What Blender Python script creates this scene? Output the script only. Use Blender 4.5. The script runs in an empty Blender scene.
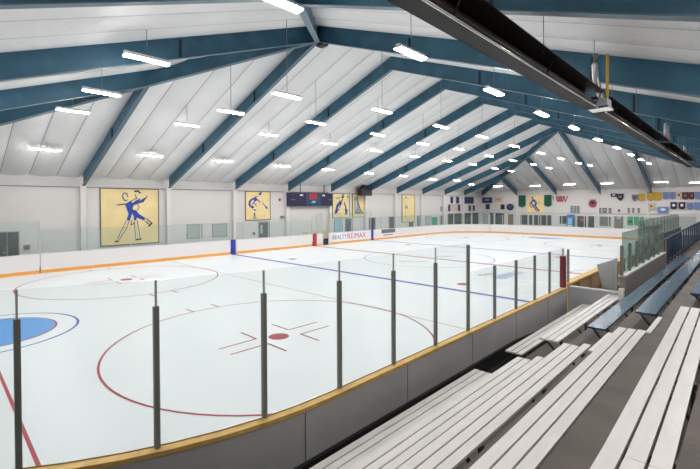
import bpy, math, random
from mathutils import Vector, Matrix
random.seed(4)
S = bpy.context.scene
COL = S.collection
# ------------------------------------------------------------------ materials
def mat(name, rgb, rough=.6, metal=0., emit=None, estr=0., spec=.5, bump=None, noise=None, wave=None):
    m = bpy.data.materials.new(name); m.use_nodes = True
    nt = m.node_tree; b = nt.nodes['Principled BSDF']
    b.inputs['Base Color'].default_value = (*rgb, 1)
    b.inputs['Roughness'].default_value = rough
    b.inputs['Metallic'].default_value = metal
    b.inputs['Specular IOR Level'].default_value = spec
    if emit:
        b.inputs['Emission Color'].default_value = (*emit, 1); b.inputs['Emission Strength'].default_value = estr
    tc = nt.nodes.new('ShaderNodeTexCoord')
    if noise:
        sc, amt = noise[:2]; scl = noise[2] if len(noise) > 2 else (1, 1, 1)
        mp = nt.nodes.new('ShaderNodeMapping'); mp.inputs['Scale'].default_value = scl
        n = nt.nodes.new('ShaderNodeTexNoise'); n.inputs['Scale'].default_value = sc; n.inputs['Detail'].default_value = 5
        r = nt.nodes.new('ShaderNodeValToRGB')
        r.color_ramp.elements[0].position = .3; r.color_ramp.elements[1].position = .7
        r.color_ramp.elements[0].color = (*[c*(1-amt) for c in rgb], 1)
        r.color_ramp.elements[1].color = (*[min(1, c*(1+amt)) for c in rgb], 1)
        nt.links.new(tc.outputs['Object'], mp.inputs['Vector']); nt.links.new(mp.outputs[0], n.inputs['Vector'])
        nt.links.new(n.outputs['Fac'], r.inputs[0]); nt.links.new(r.outputs[0], b.inputs['Base Color'])
    if bump:
        sc, st, dist = bump[:3]; scl = bump[3] if len(bump) > 3 else (1, 1, 1)
        mp = nt.nodes.new('ShaderNodeMapping'); mp.inputs['Scale'].default_value = scl
        n = nt.nodes.new('ShaderNodeTexNoise'); n.inputs['Scale'].default_value = sc; n.inputs['Detail'].default_value = 4
        bp = nt.nodes.new('ShaderNodeBump'); bp.inputs['Strength'].default_value = st; bp.inputs['Distance'].default_value = dist
        nt.links.new(tc.outputs['Object'], mp.inputs['Vector']); nt.links.new(mp.outputs[0], n.inputs['Vector'])
        nt.links.new(n.outputs['Fac'], bp.inputs['Height']); nt.links.new(bp.outputs[0], b.inputs['Normal'])
    return m
def block_wall_mat():
    # painted concrete block: white with faint joints, procedural
    m = mat('painted_block', (.66, .62, .60), .7)
    nt = m.node_tree; b = nt.nodes['Principled BSDF']
    g = nt.nodes.new('ShaderNodeNewGeometry'); sx = nt.nodes.new('ShaderNodeSeparateXYZ')
    ad = nt.nodes.new('ShaderNodeMath'); ad.operation = 'ADD'
    cb = nt.nodes.new('ShaderNodeCombineXYZ')
    br = nt.nodes.new('ShaderNodeTexBrick'); br.inputs['Scale'].default_value = 1
    br.inputs['Brick Width'].default_value = .4; br.inputs['Row Height'].default_value = .2; br.inputs['Mortar Size'].default_value = .006
    br.inputs['Color1'].default_value = (.70, .665, .645, 1); br.inputs['Color2'].default_value = (.69, .655, .635, 1)
    br.inputs['Mortar'].default_value = (.63, .60, .58, 1)
    nt.links.new(g.outputs['Position'], sx.inputs[0])
    nt.links.new(sx.outputs[0], ad.inputs[0]); nt.links.new(sx.outputs[1], ad.inputs[1])
    nt.links.new(ad.outputs[0], cb.inputs[0]); nt.links.new(sx.outputs[2], cb.inputs[1])
    nt.links.new(cb.outputs[0], br.inputs['Vector']); nt.links.new(br.outputs['Color'], b.inputs['Base Color'])
    return m
def glass_mat(name, tint, refl=.06):
    m = bpy.data.materials.new(name); m.use_nodes = True; nt = m.node_tree
    nt.nodes.remove(nt.nodes['Principled BSDF']); out = nt.nodes['Material Output']
    t = nt.nodes.new('ShaderNodeBsdfTransparent'); t.inputs[0].default_value = (*tint, 1)
    g = nt.nodes.new('ShaderNodeBsdfGlossy'); g.inputs['Roughness'].default_value = .02
    d = nt.nodes.new('ShaderNodeBsdfDiffuse'); d.inputs[0].default_value = (.75, .8, .78, 1)
    f = nt.nodes.new('ShaderNodeFresnel'); f.inputs[0].default_value = 1.35
    mx = nt.nodes.new('ShaderNodeMixShader'); m2 = nt.nodes.new('ShaderNodeMixShader'); m2.inputs[0].default_value = refl
    gm = nt.nodes.new('ShaderNodeNewGeometry'); iv = nt.nodes.new('ShaderNodeMath'); iv.operation = 'SUBTRACT'; iv.inputs[0].default_value = 1
    ml = nt.nodes.new('ShaderNodeMath'); ml.operation = 'MULTIPLY'
    nt.links.new(gm.outputs['Backfacing'], iv.inputs[1]); nt.links.new(f.outputs[0], ml.inputs[0]); nt.links.new(iv.outputs[0], ml.inputs[1])
    f.inputs[0].default_value = 1.2
    nt.links.new(ml.outputs[0], mx.inputs[0]); nt.links.new(t.outputs[0], mx.inputs[1]); nt.links.new(g.outputs[0], mx.inputs[2])
    nt.links.new(mx.outputs[0], m2.inputs[1]); nt.links.new(d.outputs[0], m2.inputs[2]); nt.links.new(m2.outputs[0], out.inputs[0])
    return m
M = dict(
 ice=mat('ice', (.69, .73, .745), .34, spec=.3, noise=(.25, .025), bump=(14, .08, .01)),
 red_line=mat('ice_red_paint', (.34, .018, .04), .5), blue_line=mat('ice_blue_paint', (.04, .06, .38), .5),
 crease=mat('ice_crease_blue', (.07, .27, .62), .35), green=mat('ice_green_paint', (.05, .30, .18), .4),
 grey_paint=mat('ice_grey_paint', (.25, .26, .30), .4), pale_blue=mat('ice_pale_blue_paint', (.25, .38, .68), .4),
 concrete=mat('brown_grey_concrete', (.105, .088, .075), .75, noise=(1.6, .25), bump=(30, .25, .01)),
 rubber=mat('black_rubber', (.012, .012, .013), .7, bump=(12, .3, .02)),
 apron=mat('rubber_floor', (.10, .10, .10), .8),
 wall=block_wall_mat(), trimwhite=mat('white_trim_paint', (.72, .69, .67), .6), darktrim=mat('dark_seam', (.12, .11, .11), .7),
 insul=mat('white_vinyl_insulation', (.82, .81, .80), .48, spec=.45, bump=(4, .8, .04, (1, 1, 1)), noise=(.35, .05)),
 seam=mat('grey_seam_tape', (.30, .29, .285), .6),
 steel=mat('blue_painted_steel', (.037, .125, .195), .45, noise=(1.2, .2)),
 steel_flange=mat('highlit_blue_flange', (.10, .17, .22), .4),  # paler copy of the beam blue: highlight along the flange put into its colour
 steel_dark=mat('dark_splice_steel', (.012, .03, .05), .5),
 board=mat('white_board_plastic', (.74, .71, .70), .35), orange=mat('orange_kick_strip', (.80, .36, .07), .45),
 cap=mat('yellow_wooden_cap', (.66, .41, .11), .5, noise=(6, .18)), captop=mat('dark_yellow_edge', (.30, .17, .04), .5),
 greypanel=mat('grey_board_cladding', (.46, .45, .45), .6, noise=(1.2, .06)), palepanel=mat('pale_grey_panel', (.42, .42, .43), .6, noise=(2, .06)),
 postdark=mat('grey_padded_post', (.19, .195, .175), .5), postlight=mat('aluminium_post', (.48, .50, .50), .4, .3),
 glass=glass_mat('rink_glass', (.95, .965, .96), .03), farglass=glass_mat('far_rink_glass', (.90, .945, .94), .05),
 boxglass=glass_mat('green_tinted_glass', (.62, .74, .70), .10),
 redpad=mat('red_post_pad', (.16, .008, .018), .5), plank=mat('white_painted_plank', (.66, .625, .60), .45, noise=(3, .05, (1, 6, 6))),
 planksteel=mat('dark_bench_bracket', (.03, .03, .03), .5), blueplank=mat('blue_painted_bench', (.028, .07, .125), .24, noise=(1.5, .3)),
 white_housing=mat('white_light_housing', (.8, .8, .8), .4), lens=mat('glowing_lens', (1, 1, 1), .4, emit=(1, .985, .97), estr=84),
 rod=mat('grey_hanging_wire', (.25, .25, .26), .5, .4),
 black=mat('black_plastic', (.015, .015, .017), .5), navy=mat('navy_scoreboard', (.012, .010, .05), .5),
 scorewhite=mat('white_board_lettering', (.75, .75, .8), .5), scorered=mat('red_board_panel', (.45, .03, .06), .5), scoreblue=mat('royal_blue_panel', (.025, .04, .36), .5), cyan=mat('light_blue_mark', (.25, .55, .85), .5),
 mural=mat('yellow_mural_ground', (.86, .68, .34), .6, noise=(.9, .08)), muralframe=mat('dark_mural_frame', (.09, .065, .05), .6),
 mblue=mat('mural_royal_blue', (.02, .06, .40), .6), mdark=mat('mural_dark_line', (.03, .035, .08), .6), mpale=mat('mural_pale_fill', (.78, .68, .42), .6), mgrey=mat('mural_grey_blue', (.25, .33, .40), .6),
 door=mat('slate_door_paint', (.075, .10, .115), .5), doorblue=mat('pale_blue_door', (.30, .50, .60), .5), frame=mat('grey_door_frame', (.28, .30, .30), .5),
 brown=mat('brown_wooden_door', (.22, .11, .045), .5), taupe=mat('taupe_door', (.20, .18, .165), .6), darkglass=mat('dark_window_glass', (.022, .032, .03), .15), greywin=mat('grey_shuttered_window', (.42, .44, .42), .5),
 poolgreen=mat('green_screen_panel', (.03, .32, .14), .5), banner_green=mat('dark_green_banner', (.01, .09, .05), .8), banner_navy=mat('navy_banner', (.03, .045, .11), .8), banner_purple=mat('purple_banner', (.10, .06, .16), .8),
 banner_yellow=mat('gold_banner', (.50, .31, .03), .8), banner_blue=mat('light_blue_banner', (.16, .24, .45), .8), banner_maroon=mat('maroon_banner', (.10, .03, .03), .8), banner_black=mat('black_banner', (.03, .028, .03), .8), banner_cream=mat('cream_banner', (.62, .52, .36), .8), banner_red=mat('red_banner', (.38, .07, .09), .8), banner_grey=mat('grey_banner', (.20, .16, .19), .8),
 hood=mat('brown_black_heater_inside', (.025, .016, .012), .5, .2), hoodout=mat('brushed_heater_reflector', (.02, .017, .015), .55, .0, spec=.3, noise=(1.2, .4)), lip=mat('bright_heater_lip', (.9, .88, .87), .2, .95),
 flue=mat('silver_flue', (.45, .43, .43), .35, .7), gas=mat('yellow_gas_pipe', (.75, .42, .01), .5), boxgrey=mat('pale_control_box', (.45, .47, .52), .5),
 railing=mat('blue_railing_paint', (.025, .05, .10), .4), wallbrown=mat('grey_brown_block', (.24, .21, .20), .7), woodpanel=mat('tan_inside_panel', (.42, .30, .18), .6), machine=mat('blue_machine', (.03, .16, .42), .4),
 adwhite=mat('white_advert_panel', (.78, .76, .80), .4), adred=mat('advert_red_letters', (.50, .03, .05), .5), adblue=mat('advert_blue_letters', (.12, .10, .28), .5), adgrey=mat('advert_grey_block', (.14, .14, .14), .5),
 pink=mat('pink_poster', (.6, .35, .45), .6),
)
# ------------------------------------------------------------------ helpers
ORD = ['first', 'second', 'third', 'fourth', 'fifth', 'sixth', 'seventh', 'eighth', 'ninth', 'tenth', 'eleventh', 'twelfth']
class MB:
    def __init__(s): s.v = []; s.f = []; s.m = []; s.sm = []
    def poly(s, pts, mi=0, smooth=False):
        n = len(s.v); s.v += [tuple(p) for p in pts]; s.f.append(tuple(range(n, n+len(pts)))); s.m.append(mi); s.sm.append(smooth); return s
    def hexa(s, a, b, mi=0):            # a: 4 bottom, b: 4 top
        n = len(s.v); s.v += [tuple(p) for p in a] + [tuple(p) for p in b]
        for q in ((3,2,1,0),(4,5,6,7),(0,1,5,4),(1,2,6,5),(2,3,7,6),(3,0,4,7)):
            s.f.append(tuple(n+i for i in q)); s.m.append(mi); s.sm.append(False)
        return s
    def box(s, x0, x1, y0, y1, z0, z1, mi=0):
        if x0 > x1: x0, x1 = x1, x0
        if y0 > y1: y0, y1 = y1, y0
        return s.hexa([(x0,y0,z0),(x1,y0,z0),(x1,y1,z0),(x0,y1,z0)], [(x0,y0,z1),(x1,y0,z1),(x1,y1,z1),(x0,y1,z1)], mi)
    def beam(s, p, q, w, h, up=Vector((0,0,1)), mi=0):   # box along p->q
        p = Vector(p); q = Vector(q); d = (q-p).normalized(); sd = d.cross(up).normalized(); u = sd.cross(d).normalized()
        c = [(-w/2,-h/2),(w/2,-h/2),(w/2,h/2),(-w/2,h/2)]
        A = [p+sd*a+u*b for a, b in c]; B = [q+sd*a+u*b for a, b in c]
        n = len(s.v); s.v += [tuple(x) for x in A+B]
        for f in ((0,1,2,3),(7,6,5,4),(4,5,1,0),(5,6,2,1),(6,7,3,2),(7,4,0,3)):
            s.f.append(tuple(n+i for i in f)); s.m.append(mi); s.sm.append(False)
        return s
    def tube(s, pts, r, n=10, mi=0, cap=True):
        rings = []; pts = [Vector(p) for p in pts]
        ref = Vector((0,0,1))
        for i, p in enumerate(pts):
            d = (pts[min(i+1, len(pts)-1)]-pts[max(i-1, 0)]).normalized()
            if abs(d.dot(ref)) > .95: a = d.cross(Vector((1,0,0))).normalized()
            else: a = d.cross(ref).normalized()
            b = d.cross(a); b0 = len(s.v); rr = r[i] if isinstance(r, (list, tuple)) else r
            s.v += [tuple(p + a*rr*math.cos(t*2*math.pi/n) + b*rr*math.sin(t*2*math.pi/n)) for t in range(n)]; rings.append(b0)
        for i in range(len(rings)-1):
            for t in range(n):
                s.f.append((rings[i]+t, rings[i]+(t+1)%n, rings[i+1]+(t+1)%n, rings[i+1]+t)); s.m.append(mi); s.sm.append(True)
        if cap:
            s.f.append(tuple(rings[0]+t for t in range(n))[::-1]); s.m.append(mi); s.sm.append(False)
            s.f.append(tuple(rings[-1]+t for t in range(n))); s.m.append(mi); s.sm.append(False)
        return s
    def sweep(s, path, prof, mi=0, closed=True):   # path of (x,y) ; prof list of (offset to outside, z)
        n = len(prof); P = [Vector(p) for p in path]; b0 = len(s.v)
        for i, p in enumerate(P):
            d = (P[min(i+1, len(P)-1)]-P[max(i-1, 0)]).normalized(); nr = Vector((d.y, -d.x))
            s.v += [(p.x+nr.x*o, p.y+nr.y*o, z) for o, z in prof]
        for i in range(len(P)-1):
            for j in range(n if closed else n-1):
                k = (j+1) % n
                s.f.append((b0+i*n+j, b0+(i+1)*n+j, b0+(i+1)*n+k, b0+i*n+k)); s.m.append(mi); s.sm.append(False)
        if closed:
            s.f.append(tuple(b0+j for j in range(n))); s.m.append(mi); s.sm.append(False)
            e = b0+(len(P)-1)*n; s.f.append(tuple(e+j for j in range(n))[::-1]); s.m.append(mi); s.sm.append(False)
        return s
    def build(s, name, mats, parent=None):
        org = Vector((0,0,0)); q = parent
        while q is not None: org += Vector(q.location); q = q.parent
        me = bpy.data.meshes.new(name); me.from_pydata([tuple(Vector(v)-org) for v in s.v], [], s.f)
        for m in (mats if isinstance(mats, (list, tuple)) else [mats]): me.materials.append(M[m])
        me.polygons.foreach_set('material_index', s.m); me.polygons.foreach_set('use_smooth', s.sm)
        me.update()
        o = bpy.data.objects.new(name, me); COL.objects.link(o); o.parent = parent
        return o
def thing(name, label, cat, loc=(0,0,0), group=None):
    o = bpy.data.objects.new(name, None); COL.objects.link(o); o.location = loc; o.empty_display_size = .2
    o['label'] = label; o['category'] = cat
    if group: o['group'] = group
    return o
def tag(o, label, cat, group=None):
    o['label'] = label; o['category'] = cat
    if group: o['group'] = group
    return o
def struct(o, label=None):
    o['kind'] = 'structure'
    if label: o['label'] = label
    return o
def text_obj(name, txt, size, matrix, m, parent=None, extrude=.004):
    cu = bpy.data.curves.new(name, 'FONT'); cu.body = txt; cu.size = size; cu.extrude = extrude; cu.align_x = 'CENTER'; cu.align_y = 'CENTER'
    t = bpy.data.objects.new(name+'_tmp', cu); COL.objects.link(t)
    dg = bpy.context.evaluated_depsgraph_get(); me = bpy.data.meshes.new_from_object(t.evaluated_get(dg))
    bpy.data.objects.remove(t); org = Vector((0,0,0)); q = parent
    while q is not None: org += Vector(q.location); q = q.parent
    me.transform(Matrix.Translation(-org) @ matrix); me.materials.clear(); me.materials.append(M[m])
    o = bpy.data.objects.new(name, me); COL.objects.link(o); o.parent = parent
    return o
# ------------------------------------------------------------------ dimensions
CL = 24.08; END0 = -3.3; END1 = 51.5; HY = 12.3; RC = 6.4
K = 6.44/17.385; RY = -1.86; RX0 = 11.934; RX1 = 46.21; ZS = 11.64; DEP = .78
X0 = 6.2218; SP = 5.7125
WY = 15.9; WXE = 63.85; WYN = -19.65; WXB = -5.8
def dist_r(x, y): return max(RX0-x, x-RX1, abs(y-RY), 0)
def zsof(x, y): return ZS-K*dist_r(x, y)
def zroof(x, y): return zsof(x, y)+DEP
# ------------------------------------------------------------------ camera
fpx, cx, cy, cz, yaw, pit, rol, v0 = 411.332, -1.1158, -16.7119, 3.9266, 0.7726, -0.0133, -0.0035, 209.335
F = Vector((math.cos(yaw)*math.cos(pit), math.sin(yaw)*math.cos(pit), math.sin(pit)))
R = Vector((math.sin(yaw), -math.cos(yaw), 0)); U = R.cross(F)
R2 = R*math.cos(rol)+U*math.sin(rol); U2 = -R*math.sin(rol)+U*math.cos(rol)
cd = bpy.data.cameras.new('camera'); cam = bpy.data.objects.new('camera', cd); COL.objects.link(cam)
cam.matrix_world = Matrix(((R2.x, U2.x, -F.x, cx), (R2.y, U2.y, -F.y, cy), (R2.z, U2.z, -F.z, cz), (0, 0, 0, 1)))
cd.sensor_fit = 'HORIZONTAL'; cd.sensor_width = 36; cd.lens = fpx*36/700; cd.shift_y = -(234.5-v0)/700; cd.clip_start = .05; cd.clip_end = 300
S.camera = cam
# ------------------------------------------------------------------ ice sheet and ground
def rrect(x0, x1, y0, y1, r, n=14):
    pts = []
    for (ax, ay, a0) in ((x1-r, y1-r, 0), (x0+r, y1-r, 90), (x0+r, y0+r, 180), (x1-r, y0+r, 270)):
        for i in range(n+1):
            a = math.radians(a0+90*i/n); pts.append((ax+r*math.cos(a), ay+r*math.sin(a)))
    return pts
ice = MB(); ring = rrect(END0, END1, -HY, HY+.1, RC)
ice.poly([(x, y, 0) for x, y in ring])
n_ = len(ring)
for i in range(n_):
    a, b = ring[i], ring[(i+1) % n_]; ice.poly([(a[0],a[1],-.03),(b[0],b[1],-.03),(b[0],b[1],0),(a[0],a[1],0)])
def q(x0, x1, y0, y1, mi, z=.004): ice.poly([(x0,y0,z),(x1,y0,z),(x1,y1,z),(x0,y1,z)], mi)
def arc(cx_, cy_, r, w, mi, a0=0, a1=360, n=72, z=.004):
    for i in range(n):
        t = math.radians(a0+(a1-a0)*i/n); u = math.radians(a0+(a1-a0)*(i+1)/n)
        ice.poly([(cx_+(r-w/2)*math.cos(t), cy_+(r-w/2)*math.sin(t), z), (cx_+(r+w/2)*math.cos(t), cy_+(r+w/2)*math.sin(t), z),
                  (cx_+(r+w/2)*math.cos(u), cy_+(r+w/2)*math.sin(u), z), (cx_+(r-w/2)*math.cos(u), cy_+(r-w/2)*math.sin(u), z)], mi)
def disc(cx_, cy_, r, mi, a0=0, a1=360, n=40, z=.003):
    ice.poly([(cx_+r*math.cos(math.radians(a0+(a1-a0)*i/n)), cy_+r*math.sin(math.radians(a0+(a1-a0)*i/n)), z) for i in range(n + (0 if a1-a0 == 360 else 1))], mi)
RED, BLU, CRE, GRN, GRY, PBL = 1, 2, 3, 4, 5, 6
for gx, sgn in ((0, 1), (2*CL, -1)):
    ywid = 11.3
    q(gx-.03, gx+.03, -ywid, ywid, RED)
    if sgn > 0: disc(gx, 0, 1.83, CRE, -90, 90); arc(gx, 0, 1.83, .05, RED, -90, 90, 40); arc(gx, 0, 2.42, .07, BLU, -90, 90, 50)
    else: disc(gx, 0, 1.83, CRE, 90, 270); arc(gx, 0, 1.83, .05, RED, 90, 270, 40); arc(gx, 0, 2.5, .07, BLU, 90, 270, 50)
    q(gx+sgn*10.54, gx+sgn*10.58, -HY, HY+.1, RED)
    for sy in (-1, 1):
        dx_, dy_ = gx+sgn*6.1, sy*6.71
        disc(dx_, dy_, .30, RED); arc(dx_, dy_, 4.57, .055, RED, z=.005)
        for ax in (-1, 1):
            for ay in (-1, 1):
                xx = dx_+ax*.58; yy = dy_+ay*.30
                q(min(xx, xx+ax*1.17), max(xx, xx+ax*1.17), yy-.03, yy+.03, RED); q(xx-.03, xx+.03, min(yy, yy+ay*.85), max(yy, yy+ay*.85), RED, .006)
        for ax in (-.5, .5):
            for s2 in (-1, 1):
                y1 = dy_+s2*4.55; q(dx_+ax-.03, dx_+ax+.03, min(y1, y1+s2*.6), max(y1, y1+s2*.6), RED, .006)
q(15.556-.15, 15.556+.15, -HY, HY+.1, BLU); q(32.3-.15, 32.3+.15, -HY, HY+.1, BLU); q(CL-.15, CL+.15, -HY, HY+.1, RED)
for bx in (15.556+1.45, 32.3-1.45):
    for sy in (-1, 1): disc(bx, sy*6.71, .30, RED)
arc(CL, 0, 4.57, .055, BLU, z=.007); disc(CL, 0, .15, BLU, z=.009); arc(CL, -HY, 3.0, .055, RED, 0, 180, 40, z=.008)
# painted club marks on the ice: short curved strokes of colour (as seen: green words, pale blue words, a grey mark)
def words(cx_, cy_, L, h, mi, n=9):
    for i in range(n):
        x = cx_-L/2+L*(i+.5)/n; w = L/n*.34
        ice.poly([(x-w, cy_-h/2*(1-.3*(i % 2)), .012), (x+w*.2, cy_-h/2, .012), (x+w, cy_+h/2*(1-.4*((i+1) % 2)), .012), (x-w*.6, cy_+h/2, .012)], mi)
def words_d(ax, ay, bx, by, h, mi, n=9):
    d = Vector((bx-ax, by-ay)); L = d.length; d.normalize(); p = Vector((-d.y, d.x))
    for i in range(n):
        c = Vector((ax, ay))+d*(L*(i+.5)/n); w = L/n*.36; hh = h/2*(1 if i % 2 else .7)
        ice.poly([(*(c-d*w-p*hh), .012), (*(c+d*w*.3-p*hh), .012), (*(c+d*w+p*hh*.8), .012), (*(c-d*w*.5+p*hh), .012)], mi)
words_d(CL-2.95, .43, CL-1.7, -1.2, .5, GRN); words_d(CL+.7, -.1, CL+2.2, -.9, .5, GRN)
words_d(CL-4.4, -6.1, CL-3.2, -6.4, .45, GRY, 4); words_d(CL-4.6, -7.2, CL-1.6, -7.3, .9, PBL, 10)
ice_o = struct(ice.build('floor', ['ice', 'red_line', 'blue_line', 'crease', 'green', 'grey_paint', 'pale_blue']), 'white ice sheet with painted hockey lines and circles')
g = MB(); g.box(WXB, WXE+.3, -13.1, WY+.3, -.2, -.035)
struct(g.build('floor', 'apron'), 'dark rubber floor around the ice')
# stepped concrete stand
g = MB(); steps = [(-13.21, .56), (-13.99, .98), (-14.76, 1.40), (-15.52, 1.82), (-16.38, 2.24), (-17.2, 2.66), (-18.0, 3.08)]
for i, (y, z) in enumerate(steps):
    y2 = steps[i+1][0] if i+1 < len(steps) else WYN-.2
    g.box(WXB, 46, y2, y, -.2, z)
struct(g.build('floor', 'concrete'), 'brown-grey concrete stand stepping up away from the ice')
g = MB(); g.box(WXB, 14.2, -13.21, -12.28, -.033, .03); g.box(WXB, 9.6, -12.34, -12.28, .03, .33)  # flat mat, then a black strip standing against the boards
g.hexa([(9.6,-12.34,.03),(14.2,-12.34,.03),(14.2,-12.28,.03),(9.6,-12.28,.03)], [(9.6,-12.34,.33),(14.2,-12.34,.05),(14.2,-12.28,.05),(9.6,-12.28,.33)])
tag(g.build('mat_and_black_strip', 'rubber'), 'black rubber mat with an upright black strip along the foot of the near boards', 'mat')
# white nosing stripes in the aisle between bench blocks
for lab, (x0, x1, y, z) in (('lower short white board edging the aisle step below the blue benches', (6.7, 8.05, -14.76, 1.40)), ('upper short white board edging the aisle step by the second blue bench', (6.95, 8.2, -15.52, 1.82))):
    tag(MB().box(x0, x1, y-.055, y+.015, z-.04, z+.02).build('step_edging', 'plank'), lab, 'step edge', 'white step edgings in the aisle')
# ------------------------------------------------------------------ walls
def wallbox(name, a, m='wall', label=None):
    return struct(MB().box(*a).build(name, m), label)
wallbox('wall_left', (WXB-.2, WXE+.2, WY, WY+.2, -.2, 6.15), label='long white painted block wall across the rink')
wallbox('wall_end', (WXE, WXE+.2, WYN, WY, -.2, 6.1), label='white end wall hung with banners')
wallbox('wall_right', (WXB, WXE, WYN-.2, WYN, -.2, 6.2))
wallbox('wall_back', (WXB-.2, WXB, WYN-.2, WY, -.2, 6.2))
g = MB(); g.box(WXB, WXE, WY-.04, WY, 5.10, 5.14); struct(g.build('trim_1', 'darktrim'), 'dark seam line along the top of the far wall')
g = MB(); g.box(WXB, WXE, WY-.05, WY, 5.50, 5.56); struct(g.build('trim_2', 'trimwhite'))
g = MB(); g.box(WXE-.04, WXE, WYN, WY, 5.18, 5.24); struct(g.build('trim_3', 'trimwhite'))
tn = 4
for i in range(-1, 10):
    x = X0+SP*i
    struct(MB().box(x-.17, x+.17, 15.58, WY, 0, 5.16).build('trim_%d' % tn, 'trimwhite'), None); tn += 1
for i in range(5):
    y = 9.74-5.64*i
    struct(MB().box(WXE-.14, WXE, y-.12, y+.12, 0, 5.1).build('trim_%d' % tn, 'trimwhite')); tn += 1
struct(MB().box(WXE-.06, WXE, -12, WY, 2.42, 2.46).build('trim_%d' % tn, 'frame'), 'thin pipe line along the end wall'); tn += 1
# ------------------------------------------------------------------ insulated roof (hip) : rolls sagging between their seams
def roof():
    g = MB(); NS = 8
    def strip(fn_top, a0, a1, mk, dmax):
        na = len(g.v); rows = 10
        for j in range(NS+1):
            t = j/NS; a = a0+(a1-a0)*t; sag = .12*(math.sin(math.pi*t)**.6); dt = fn_top(a)
            for r_ in range(rows+1):
                d = dt+(dmax-dt)*r_/rows; x, y = mk(a, d); g.v.append((x, y, ZS+DEP-K*d-sag+.03))
        for r_ in range(rows):   # dark seam tape along the first edge
            pts = []
            for (aa, rr_) in ((a0-.014, r_), (a0-.014, r_+1), (a0+.014, r_+1), (a0+.014, r_)):
                dt = fn_top(aa); d = dt+(dmax-dt)*rr_/rows; x, y = mk(aa, d); pts.append((x, y, ZS+DEP-K*d-.012))
            g.poly(pts, 1)
        for j in range(NS):
            for r_ in range(rows):
                b = na+j*(rows+1)+r_; g.f.append((b, b+1, b+rows+2, b+rows+1)); g.m.append(0); g.sm.append(True)
    xs = sorted(set([X0+SP*(i+j/4) for i in range(-2, 11) for j in range(4)]))
    xs = [WXB-.1]+[x for x in xs if WXB < x < WXE]+[WXE+.1]
    xs = sorted(xs + [])
    for a0, a1 in zip(xs[:-1], xs[1:]):
        ft = lambda a: max(RX0-a, a-RX1, 0)
        strip(ft, a0, a1, lambda a, d: (a, RY+d), WY-RY+.1)
        strip(ft, a0, a1, lambda a, d: (a, RY-d), RY-WYN+.1)
    ys = [RY+SP*(i+j/4) for i in range(-4, 4) for j in range(4)]
    ys = [WYN-.1]+[y for y in ys if WYN < y < WY]+[WY+.1]
    for a0, a1 in zip(ys[:-1], ys[1:]):
        ft = lambda a: abs(a-RY)
        strip(ft, a0, a1, lambda a, d: (RX1+d, a), WXE-RX1+.1)
        strip(ft, a0, a1, lambda a, d: (RX0-d, a), RX0-WXB+.1)
    return struct(g.build('ceiling', ['insul', 'seam']), 'white insulated roof in long rolls between the rafters')
roof()
# ------------------------------------------------------------------ blue steel rafters
def rafter(lo, hi, label, w=.20, marks=(.33, .66)):
    lo = Vector(lo); hi = Vector(hi)           # soffit points
    t = thing('roof_rafter', label, 'rafter', lo, 'blue steel roof rafters')
    d = (hi-lo); dh = Vector((d.x, d.y, 0)).normalized(); sd = Vector((-dh.y, dh.x, 0))
    up = Vector((0, 0, DEP+.02)); th = sd*.012
    def T(p, k): return tuple(Vector(p)+up*k)
    MB().hexa([tuple(lo-th), tuple(hi-th), tuple(hi+th), tuple(lo+th)], [T(lo-th, 1), T(hi-th, 1), T(hi+th, 1), T(lo+th, 1)]).build('web', 'steel', t)
    f = sd*w/2; dz = Vector((0, 0, .03))
    MB().hexa([tuple(lo-f), tuple(hi-f), tuple(hi+f), tuple(lo+f)], [tuple(lo-f+dz), tuple(hi-f+dz), tuple(hi+f+dz), tuple(lo+f+dz)]).build('bottom_flange', 'steel_flange', t)
    for k in marks:
        c = lo+d*k; e = dh*.03; wv = sd*(w/2-.01)
        MB().hexa([tuple(c-e-wv+dz), tuple(c+e-wv+dz), tuple(c+e+wv+dz), tuple(c-e+wv+dz)], [T(c-e-wv, .84), T(c+e-wv, .84), T(c+e+wv, .84), T(c-e+wv, .84)]).build('splice_plate', 'steel_dark', t)
    return t
YL = 15.525; YR = -19.245
def rz(x, y): return (x, y, zsof(x, y))
nameL = {}
for i in range(-1, 10):
    x = X0+SP*i
    top = RY+max(RX0-x, x-RX1, 0)
    if YL-top < .8: continue
    long_ = top < RY+.5
    lab = 'blue steel rafter landing on the far wall, %s from the near end' % ORD[i+1]
    rafter((x, YL, 5.20), rz(x, top), lab, marks=(.33, .69) if long_ else ((.55,) if YL-top > 9 else ()))
    top2 = RY-(top-RY)
    lab = 'blue steel rafter sloping down over the stands, %s from the near end' % ORD[i+1]
    if i == 0: x -= .37
    rafter((x, YR, zsof(x, YR)), rz(x, top2), lab, marks=(.33, .69) if long_ else ((.5,) if YL-top > 9 else ()))
HD = 17.385
for (cx0, sx, yy, lab) in ((RX1, 1, 1, 'blue hip rafter running to the far corner by the end wall'), (RX1, 1, -1, 'blue hip rafter running to the stands corner of the end wall'),
                           (RX0, -1, 1, 'blue hip rafter crossing the top left towards the near far-side corner'), (RX0, -1, -1, 'blue hip rafter passing overhead from the near ridge end')):
    rafter((cx0+sx*HD, RY+yy*HD, ZS-K*HD), (cx0, RY, ZS), lab, w=.24, marks=())
for k, y in enumerate((9.66, 3.85, RY, -7.57, -13.28)):
    d = abs(y-RY)
    yn = -8.0 if k == 3 else y; dn_ = abs(yn-RY)
    rafter((RX1+HD+.1, y, ZS-K*(HD+.1)), (RX1+d, y, ZS-K*d), 'blue rafter coming down to the end wall, %s from the far side' % ORD[k], marks=())
    rafter((RX0-HD, yn, ZS-K*HD), (RX0-dn_, yn, ZS-K*dn_), 'blue rafter at the near hip end, %s from the far side' % ORD[k], marks=(.62,) if d < 3 else ())
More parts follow.
